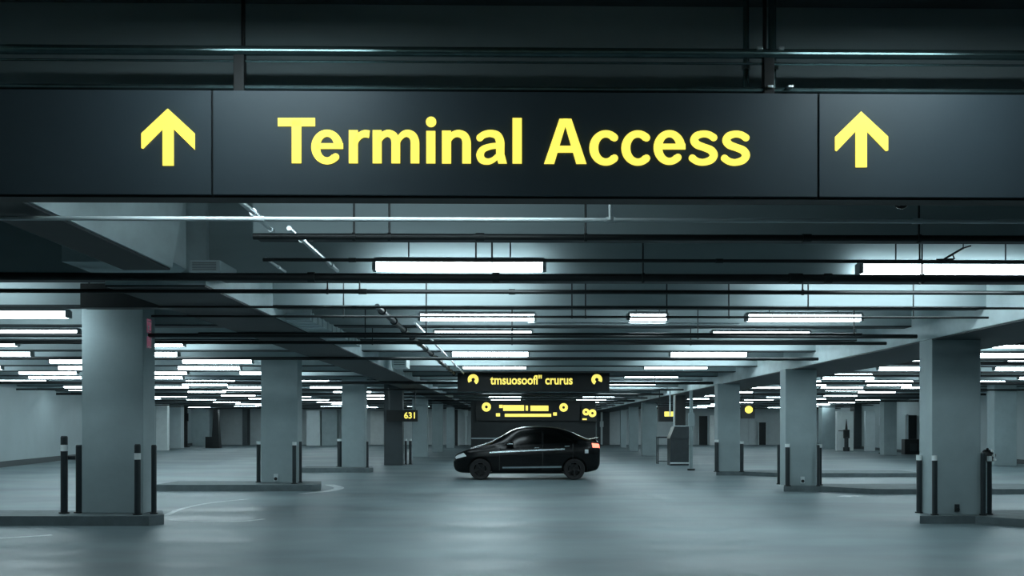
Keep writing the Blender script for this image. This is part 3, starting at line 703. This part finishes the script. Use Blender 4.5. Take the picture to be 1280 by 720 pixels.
# ------------------------------------------------------------------ far fixtures
def post(px, w, ptop, pbase, name, label, cat, mat):
    d = dfl(pbase); r = w / 2 / F * d; z = wz(ptop, d)
    root = empty(name, (wx(px, d), d, 0))
    bm = bmesh.new(); tube(bm, (0, 0, 0), (0, 0, z), r, 12); bmobj('pole', bm, mat, root)
    bm = bmesh.new(); tube(bm, (0, 0, 0), (0, 0, .06), r * 2.2, 12); bmobj('foot', bm, M['black'], root)
    bm = bmesh.new(); box(bm, -r * 1.7, r * 1.7, -r * 1.5, -r * .5, z * .55, z * .72); bmobj('control_box', bm, mat, root)
    return tag(root, label, cat)
post(232, 5, 500, 559, 'black_post', 'thin black post against the wall left of the black obelisk', 'post', M['black'])
post(583, 2.6, 490, 557, 'thin_post', 'thin pale post left of the black partition', 'post', M['pale'])
post(752, 2.6, 515, 556.5, 'thin_post', 'thin pale post right of the black partition', 'post', M['pale'])
post(864, 4.4, 488, 588, 'steel_post', 'tall grey steel post at the right of the ticket booth', 'post', M['column'])
post(1101, 2.4, 503, 567, 'thin_post', 'thin pale post beside the far right column', 'post', M['pale'])
# obelisk
d = dfl(560); root = empty('tall_marker', (wx(270.5, d), d, 0))
bm = bmesh.new(); h = wz(512, d); w = 5 / F * d
pts0 = [(-w, -w), (w, -w), (w, w), (-w, w)]
lo = [bm.verts.new((x, y, 0.0)) for x, y in pts0]; hi = [bm.verts.new((x * .55, y * .55, h)) for x, y in pts0]
bm.faces.new(lo); bm.faces.new(hi)
for i in range(4): bm.faces.new((lo[i], lo[(i + 1) % 4], hi[(i + 1) % 4], hi[i]))
bmobj('body', bm, M['black'], root)
bm = bmesh.new(); box(bm, -w * 2.6, -w * .9, -w * .6, w * .6, 0.0, .85); bmobj('side_box', bm, M['black'], root, bevel=.03)
tag(root, 'tall tapering black marker standing by the far wall between the left columns', 'marker')
# post figure at right
d = dfl(564); root = empty('alarm_post', (wx(1058, d), d, 0)); u = d / F
bm = bmesh.new(); tube(bm, (0, 0, 0), (0, 0, 18 * u), 2.6 * u, 12); tube(bm, (0, 0, 0), (0, 0, 5 * u), 4 * u, 12); bmobj('pedestal', bm, M['dgrey'], root)
bm = bmesh.new(); box(bm, -3.6 * u, 3.6 * u, -2 * u, 2 * u, 16 * u, 27 * u); bmobj('machine_head', bm, M['black'], root, bevel=.06)
bm = bmesh.new(); tube(bm, (0, 0, 27 * u), (0, 0, 40 * u), 1.6 * u, 10, r2=.3 * u); bmobj('beacon', bm, M['black'], root)
bm = bmesh.new(); tube(bm, (-10 * u, 0, 25.5 * u), (4 * u, 0, 25.5 * u), .5 * u, 8); bmobj('side_arm', bm, M['dgrey'], root)
tag(root, 'slim black machine on a post with a pointed top, right of the second right column', 'machine')
# black cabinet by door
d = 54.6; bm = bmesh.new(); box(bm, wx(1131, d), wx(1149, d), d, d + .5, 0, wz(549, d))
r = bmobj('black_cabinet', bm, M['black'], bevel=.04); tag(r, 'low black cabinet at the foot of the black doorway on the right', 'cabinet')
bm = bmesh.new(); box(bm, wx(1138, d), wx(1146, d), d - .03, d + .01, .2, .6); bmobj('door', bm, M['dgrey'], r, bevel=.01)

# ticket booth
d = dfl(582); u = d / F; x = wx(849, d); root = empty('ticket_booth', (x, d, 0))
bm = bmesh.new(); prism_xz(bm, [(-11 * u, 0), (12 * u, 0), (12 * u, 34 * u), (-11 * u, 34 * u)], 0, .8); bmobj('cabinet', bm, M['dgrey'], root, bevel=.03)
bm = bmesh.new(); prism_xz(bm, [(-12 * u, 34 * u), (12 * u, 34 * u), (12 * u, 49 * u), (-6 * u, 49 * u)], -.05, .75); bmobj('sloped_console', bm, M['dgrey'], root, bevel=.02)
bm = bmesh.new(); box(bm, -4 * u, 8.5 * u, .1, .6, 49 * u, 88 * u); bmobj('upper_panel', bm, M['black'], root, bevel=.02)
bm = bmesh.new(); box(bm, -11.5 * u, 12.5 * u, -.04, .0, 2.5 * u, 4 * u); bmobj('foot_rail', bm, M['pale'], root)
bm = bmesh.new(); box(bm, -5 * u, 9 * u, -.06, .1, 49 * u, 50 * u); bmobj('ledge', bm, M['pale'], root)
bm = bmesh.new(); tube(bm, (-6 * u, .1, 49 * u), (-6 * u, .1, 88 * u), .9 * u, 8); bmobj('mullion', bm, M['pale'], root)
bm = bmesh.new(); tube(bm, (-11 * u, .1, 62 * u), (-11 * u, .1, 97 * u), .9 * u, 8); bmobj('mullion', bm, M['pale'], root)
tag(root, 'dark ticket booth with a sloped console and tall black panel', 'booth')
# counter rail left of booth
d = dfl(580); u = d / F; x0 = wx(822, d); root = empty('barrier_table', (x0, d, 0)); w = 16 * u
bm = bmesh.new(); box(bm, 0, w, 0, .5, 1.08, 1.14); bmobj('table_top', bm, M['dgrey'], root, bevel=.01)
for lx in (0.03, w - .03):
    for ly in (.04, .46):
        bm = bmesh.new(); tube(bm, (lx, ly, 0), (lx, ly, 1.08), .022, 8); bmobj('leg', bm, M['dgrey'], root)
bm = bmesh.new(); tube(bm, (0.03, .04, .12), (w - .03, .04, .12), .015, 8); bmobj('stretcher', bm, M['dgrey'], root)
tag(root, 'thin legged dark stand left of the ticket booth', 'stand')

# ------------------------------------------------------------------ floor markings
def floor_ribbon(pts, w, label, z=0.004):
    P = cat([(wx(a, dfl(b)), dfl(b)) for a, b in pts], 6); bm = bmesh.new(); n = len(P); L = []; R = []
    for i in range(n):
        a, b = Vector(P[max(0, i - 1)]), Vector(P[min(n - 1, i + 1)]); t = (b - a).normalized(); nn = Vector((-t.y, t.x)); p = Vector(P[i])
        L.append(bm.verts.new((*(p + nn * w / 2), z))); R.append(bm.verts.new((*(p - nn * w / 2), z)))
    for i in range(n - 1): bm.faces.new((L[i], R[i], R[i + 1], L[i + 1]))
    bmesh.ops.recalc_face_normals(bm, faces=bm.faces)
    o = bmobj('floor_marking', bm, M['line']); tag(o, label, 'floor marking', kind='structure')
floor_ribbon([(206, 645), (228, 636), (262, 629), (310, 624)], .11, 'pale curved line on the floor right of the nearest left column')
floor_ribbon([(212, 650), (250, 652.5), (300, 652), (330, 649)], .09, 'pale flat line on the floor right of the nearest left kerb')
floor_ribbon([(0, 673), (35, 671), (65, 669)], .12, 'short worn line on the floor at the far left')
floor_ribbon([(378, 617), (410, 614), (424, 610), (412, 606)], .25, 'worn white loop painted beyond the second left column')
floor_ribbon([(1054, 621), (1064, 620), (1076, 620.5)], .3, 'small worn white mark on the floor between the right columns')

# ------------------------------------------------------------------ car
def interp(tab, x):
    if x <= tab[0][0]: return tab[0][1]
    for i in range(len(tab) - 1):
        x0, y0 = tab[i]; x1, y1 = tab[i + 1]
        if x <= x1:
            t = (x - x0) / (x1 - x0)
            m0 = (y1 - tab[i - 1][1]) / (x1 - tab[i - 1][0]) if i > 0 else (y1 - y0) / (x1 - x0)
            m1 = (tab[i + 2][1] - y0) / (tab[i + 2][0] - x0) if i + 2 < len(tab) else (y1 - y0) / (x1 - x0)
            h = x1 - x0
            return (2*t**3-3*t*t+1)*y0 + (t**3-2*t*t+t)*h*m0 + (-2*t**3+3*t*t)*y1 + (t**3-t*t)*h*m1
    return tab[-1][1]
S = 43.3
def cu_(px): return (px - 658.5) / S
def cz(py): return (600.3 - py) / S
TOP = [(cu_(a), cz(b)) for a, b in [(566.3, 574), (569, 569), (574, 566), (585, 561.5), (600, 556.8), (612, 552.8), (621, 548.5), (631, 542.8), (641, 537.6), (650, 534.6), (662, 533.2), (680, 533), (697, 534.6),
       (710, 538.2), (722, 543.2), (731, 547.2), (738, 548.8), (744, 549.4), (748, 551.5), (750.6, 557)]]
BOT = [(cu_(a), cz(b)) for a, b in [(566.3, 584), (568, 588), (573, 591), (582, 592), (620, 592.3), (700, 592.3), (730, 591.5), (742, 589.5), (748, 587), (750.6, 582)]]
BELT = [(-2.2, .74), (-1.7, .84), (-1.0, .92), (0, .98), (1.0, 1.03), (1.7, 1.06), (2.2, 1.02)]
U0, U1 = cu_(566.3), cu_(750.6)
def halfw(u):
    e = 0.0
    if u < U0 + .75: e = ((U0 + .75 - u) / .75)
    if u > U1 - .55: e = ((u - U1 + .55) / .55) * .9
    return 0.88 * (1 - 0.30 * e ** 3.2)
def section(u):
    w = halfw(u); zt_, zb = interp(TOP, u), interp(BOT, u); bel = interp(BELT, u)
    sh = min(bel, zt_ - 0.035); g = max(0, min(1, (zt_ - bel) / .42)); g = g * g * (3 - 2 * g)
    wg = w * (0.86 * (1 - g) + 0.70 * g); H = sh - zb
    return [(0, zb), (.5 * w, zb), (.82 * w, zb), (.93 * w, zb + .05 * H), (.975 * w, zb + .2 * H), (.99 * w, zb + .45 * H), (w, zb + .66 * H), (.985 * w, zb + .86 * H), (.945 * w, sh),
            (.94 * w * (1 - g) + g * (wg + (.945 * w - wg) * .5), sh + (zt_ - sh) * .5), (wg, zt_ - .035 - .03 * g), (wg * .86, zt_ - .012 - .012 * g), (wg * .5, zt_ - .004), (0, zt_)]
def surf(u, v):
    """v in 0..13 along the section"""
    s = section(u); i = min(12, int(v)); t = v - i
    p1, p2 = s[i], s[i + 1]; p0 = s[i - 1] if i else (-s[1][0], s[1][1]); p3 = s[i + 2] if i < 12 else (-s[12][0], s[12][1])
    r = []
    for k in (0, 1): r.append(0.5 * ((2 * p1[k]) + (-p0[k] + p2[k]) * t + (2 * p0[k] - 5 * p1[k] + 4 * p2[k] - p3[k]) * t * t + (-p0[k] + 3 * p1[k] - 3 * p2[k] + p3[k]) * t ** 3))
    return r[0], r[1]
CX, CY = wx(658.5, 27.7), 27.7 + 0.9
car = empty('car', (CX, CY, 0))
tag(car, 'black saloon car crossing the aisle, tail lamp lit', 'car')
NU, NV = 110, 52
verts, faces = [], []
us = [U0 + (U1 - U0) * (0.5 - 0.5 * math.cos(math.pi * i / NU)) * .35 + (U1 - U0) * i / NU * .65 for i in range(NU + 1)]
ring = 2 * NV
for u in us:
    half = [surf(u, 13 * j / NV) for j in range(NV + 1)]
    for y, z in half: verts.append((u, -y, z))
    for y, z in half[-2:0:-1]: verts.append((u, y, z))
for i in range(NU):
    for j in range(ring):
        a = i * ring + j; b = i * ring + (j + 1) % ring
        faces.append((a, b, b + ring, a + ring))
faces.append(tuple(range(ring))[::-1]); faces.append(tuple(NU * ring + j for j in range(ring)))
body = meshobj('body', verts, faces, M['carpaint'], None, smooth=True)
bm = bmesh.new(); bm.from_mesh(body.data); bmesh.ops.recalc_face_normals(bm, faces=bm.faces); bm.to_mesh(body.data); bm.free()
WHEELS = (cu_(600), cu_(718)); WR = 0.305
bm = bmesh.new()
for wxx in WHEELS:
    for s in (-1, 1): tube(bm, (wxx, s * 0.55, WR + .01), (wxx, s * 1.2, WR + .01), WR + .055, 40)
cut = bmobj('cutter', bm, M['cabin'])
md = body.modifiers.new('b', 'BOOLEAN'); md.operation = 'DIFFERENCE'; md.object = cut; md.solver = 'EXACT'
dg = bpy.context.evaluated_depsgraph_get(); me2 = bpy.data.meshes.new_from_object(body.evaluated_get(dg)); body.modifiers.clear()
body.data = me2; bpy.data.objects.remove(cut, do_unlink=True)
while len(me2.materials) > 1: me2.materials.pop()
me2.polygons.foreach_set('material_index', [0] * len(me2.polygons))
body.parent = car
try: me2.set_sharp_from_angle(angle=math.radians(40))
except Exception: pass

def patch(name, ulo, uhi, vlo, vhi, mat, off=.008, nu=24, nv=10, side=-1, both=False):
    """thin shell following the car's skin; ulo/uhi are functions of t (0..1 along v)"""
    V_, F_ = [], []
    for layer in (off, -.006):
        for i in range(nu + 1):
            for j in range(nv + 1):
                t = j / nv; v = vlo + (vhi - vlo) * t; u = ulo(t) + (uhi(t) - ulo(t)) * i / nu
                y, z = surf(u, v); y2, z2 = surf(u, min(12.99, v + .05)); y3, z3 = surf(u, max(0, v - .05))
                ty, tz = y2 - y3, z2 - z3; l = math.hypot(ty, tz) or 1; ny, nz = tz / l, -ty / l
                V_.append((u, side * (y + ny * layer), z + nz * layer))
    st = (nu + 1) * (nv + 1)
    for i in range(nu):
        for j in range(nv):
            a = i * (nv + 1) + j; q = (a, a + 1, a + nv + 2, a + nv + 1); F_.append(q); F_.append(tuple(k + st for k in q[::-1]))
    edge = [i * (nv + 1) for i in range(nu + 1)] + [nu * (nv + 1) + j for j in range(1, nv + 1)] + [i * (nv + 1) + nv for i in range(nu - 1, -1, -1)] + [j for j in range(nv - 1, 0, -1)]
    for k in range(len(edge)):
        a, b = edge[k], edge[(k + 1) % len(edge)]; F_.append((a, b, b + st, a + st))
    o = meshobj(name, V_, F_, mat, car, smooth=False)
    bm = bmesh.new(); bm.from_mesh(o.data); bmesh.ops.recalc_face_normals(bm, faces=bm.faces); bm.to_mesh(o.data); bm.free()
    return o
L_ = lambda a, b: (lambda t: a + (b - a) * t)
for s in (-1, 1):
    patch('side_window', L_(cu_(629), cu_(648)), L_(cu_(677), cu_(677)), 8.15, 9.75, M['glass'], side=s)
    patch('side_window', L_(cu_(679.5), cu_(679.5)), L_(cu_(716), cu_(705)), 8.15, 9.75, M['glass'], side=s)
    patch('quarter_window', L_(cu_(718), cu_(707)), L_(cu_(725), cu_(712)), 8.15, 9.6, M['glass'], side=s, nu=6)
    patch('side_highlight', L_(cu_(612), cu_(612)), L_(cu_(706), cu_(706)), 6.7, 6.95, M['chrome'], side=s, nv=3, off=.012)  # bright strip stands in for a reflected highlight along the doors
    patch('sill_highlight', L_(cu_(628), cu_(628)), L_(cu_(702), cu_(702)), 4.0, 4.25, M['chrome'], side=s, nv=3, off=.012)  # same for the highlight low along the sill
    patch('headlight', L_(cu_(569.5), cu_(568.5)), L_(cu_(583), cu_(579)), 6.5, 7.6, M['lens'], side=s, nu=10)
    patch('tail_light', L_(cu_(741), cu_(740)), L_(cu_(750.2), cu_(749.6)), 7.0, 8.1, M['tail'], side=s, nu=8, off=.014)
    patch('tail_glint', L_(cu_(731), cu_(731)), L_(cu_(735.5), cu_(735.5)), 6.0, 6.6, M['lens'], side=s, nu=6, nv=4)  # pale spot stands in for the tail lamp's reflection
    patch('door_handle', L_(cu_(668), cu_(668)), L_(cu_(674), cu_(674)), 7.3, 7.5, M['chrome'], side=s, nu=4, nv=2, off=.025)
    patch('door_handle', L_(cu_(706), cu_(706)), L_(cu_(712), cu_(712)), 7.3, 7.5, M['chrome'], side=s, nu=4, nv=2, off=.025)
    for px in (624, 678, 716): patch('door_seam', L_(cu_(px), cu_(px)), L_(cu_(px + .5), cu_(px + .5)), 3.6, 8.0, M['cabin'], side=s, nu=1, off=.002)
    y0 = halfw(cu_(637))
    bm = bmesh.new(); bmesh.ops.create_uvsphere(bm, u_segments=16, v_segments=10, radius=1)
    bmesh.ops.scale(bm, vec=(.12, .1, .075), verts=bm.verts); bmesh.ops.translate(bm, vec=(cu_(637), s * (y0 + .08), cz(555)), verts=bm.verts)
    mir = bmobj('wing_mirror', bm, M['carpaint'], car, smooth=True)
    bm = bmesh.new(); tube(bm, (cu_(637) + .02, s * (y0 - .1), cz(557)), (cu_(637), s * (y0 + .06), cz(556)), .025, 8); bmobj('mirror_arm', bm, M['cabin'], mir)
    bm = bmesh.new(); box(bm, cu_(634), cu_(641), s * (y0 + .175) - .02, s * (y0 + .175) + .02, cz(555.8), cz(554.6)); bmobj('mirror_highlight', bm, M['chrome'], mir, bevel=.006)  # bright strip stands in for the highlight on the mirror
    vt = 10.9
# windscreen and rear window: full-width patches over the top
def top_patch(name, u0, u1, mat, ve=10.75):
    V_, F_ = [], []; nu, nv = 18, 16
    ys = [(-1, v) for v in [ve + (13 - ve) * j / nv for j in range(nv + 1)]] + [(1, v) for v in [ve + (13 - ve) * j / nv for j in range(nv - 1, -1, -1)]]
    m = len(ys)
    for layer in (.007, -.006):
        for i in range(nu + 1):
            u = u0 + (u1 - u0) * i / nu
            for s, v in ys:
                y, z = surf(u, min(v, 12.999)); V_.append((u, s * y, z + layer))
    st = (nu + 1) * m
    for i in range(nu):
        for j in range(m - 1):
            a = i * m + j; q = (a, a + 1, a + m + 1, a + m); F_.append(q); F_.append(tuple(k + st for k in q[::-1]))
    edge = list(range(m)) + [i * m + m - 1 for i in range(1, nu + 1)] + [nu * m + j for j in range(m - 2, -1, -1)] + [i * m for i in range(nu - 1, 0, -1)]
    for k in range(len(edge)): a, b = edge[k], edge[(k + 1) % len(edge)]; F_.append((a, b, b + st, a + st))
    o = meshobj(name, V_, F_, mat, car, smooth=True)
    bm = bmesh.new(); bm.from_mesh(o.data); bmesh.ops.recalc_face_normals(bm, faces=bm.faces); bm.to_mesh(o.data); bm.free()
top_patch('windscreen', cu_(619), cu_(647), M['glass']); top_patch('rear_window', cu_(707), cu_(730), M['glass'])
bm = bmesh.new(); box(bm, U0 + .0, U0 + .10, -.42, .42, .42, .54); bmobj('grille', bm, M['cabin'], car, bevel=.02)
bm = bmesh.new(); box(bm, U1 - .05, U1 + .012, -.26, .26, .62, .74); bmobj('number_plate', bm, M['pale'], car, bevel=.005)
bm = bmesh.new(); box(bm, U0 + .5, U1 - .5, -.6, .6, .17, .23); bmobj('underbody', bm, M['cabin'], car, bevel=.02)
prism_b = bmesh.new(); prism_xz(prism_b, [(cu_(739), cz(549.5)), (cu_(750.5), cz(547.5)), (cu_(751), cz(548.6)), (cu_(741), cz(551))], -.62, .62); bmobj('boot_spoiler', prism_b, M['carpaint'], car, bevel=.005)
def wheel_proto():
    w = empty('wheel')
    bm = bmesh.new(); prof = [(.19, -.09), (.275, -.105), (.297, -.095), (WR, -.07), (WR, .07), (.297, .095), (.275, .105), (.19, .09)]
    n = 40; rings = []
    for k in range(n):
        a = 2 * math.pi * k / n; rings.append([bm.verts.new((r * math.cos(a), y, r * math.sin(a))) for r, y in prof])
    for k in range(n):
        A, B = rings[k], rings[(k + 1) % n]
        for j in range(len(prof)): bm.faces.new((A[j], A[(j + 1) % len(prof)], B[(j + 1) % len(prof)], B[j]))
    t = bmobj('tyre', bm, M['tyre'], w)
    bm = bmesh.new()
    for k in range(5):
        a = 2 * math.pi * k / 5 + .3
        for da in (-.12, .12): tube(bm, (.03 * math.cos(a), -.07, .03 * math.sin(a)), (.195 * math.cos(a + da), -.085, .195 * math.sin(a + da)), .016, 8)
    tube(bm, (0, -.095, 0), (0, -.03, 0), .045, 16)
    ribbon(bm, [(.192 * math.cos(2 * math.pi * k / 36), .192 * math.sin(2 * math.pi * k / 36)) for k in range(36)], .018, -.1, .09, closed=True)
    bmobj('rim', bm, M['rim'], w)
    bm = bmesh.new(); tube(bm, (0, -.02, 0), (0, 0, 0), .15, 24); bmobj('brake_disc', bm, M['rim'], w)
    return w
wp = wheel_proto(); first = True
for u in WHEELS:
    for s in (-1, 1):
        w = wp if first else copy_tree(wp); first = False
        w.parent = car; w.location = (u, s * .76, WR); w.rotation_euler = (0, .4 * u, 0 if s == -1 else math.pi)

# ------------------------------------------------------------------ world, camera
w = bpy.data.worlds.new('World'); bpy.context.scene.world = w; w.use_nodes = True
w.node_tree.nodes['Background'].inputs['Color'].default_value = (0.01, 0.014, 0.016, 1)
w.node_tree.nodes['Background'].inputs['Strength'].default_value = 0.3
cam = bpy.data.cameras.new('Camera'); co = bpy.data.objects.new('Camera', cam); C.objects.link(co)
co.location = (0, 0, EYE); co.rotation_euler = (math.pi / 2, 0, 0)
cam.sensor_width = 36; cam.lens = 36 * F / 1280; cam.shift_x = -5 / 1280; cam.shift_y = 175 / 1280
cam.clip_end = 300; cam.clip_start = 0.05
bpy.context.scene.camera = co
sc = bpy.context.scene
sc.view_settings.view_transform = 'Standard'; sc.view_settings.look = 'None'; sc.view_settings.gamma = 1
sc.view_settings.use_curve_mapping = False; sc.view_settings.exposure = 0.15
try: sc.cycles.use_light_tree = True
except Exception: pass
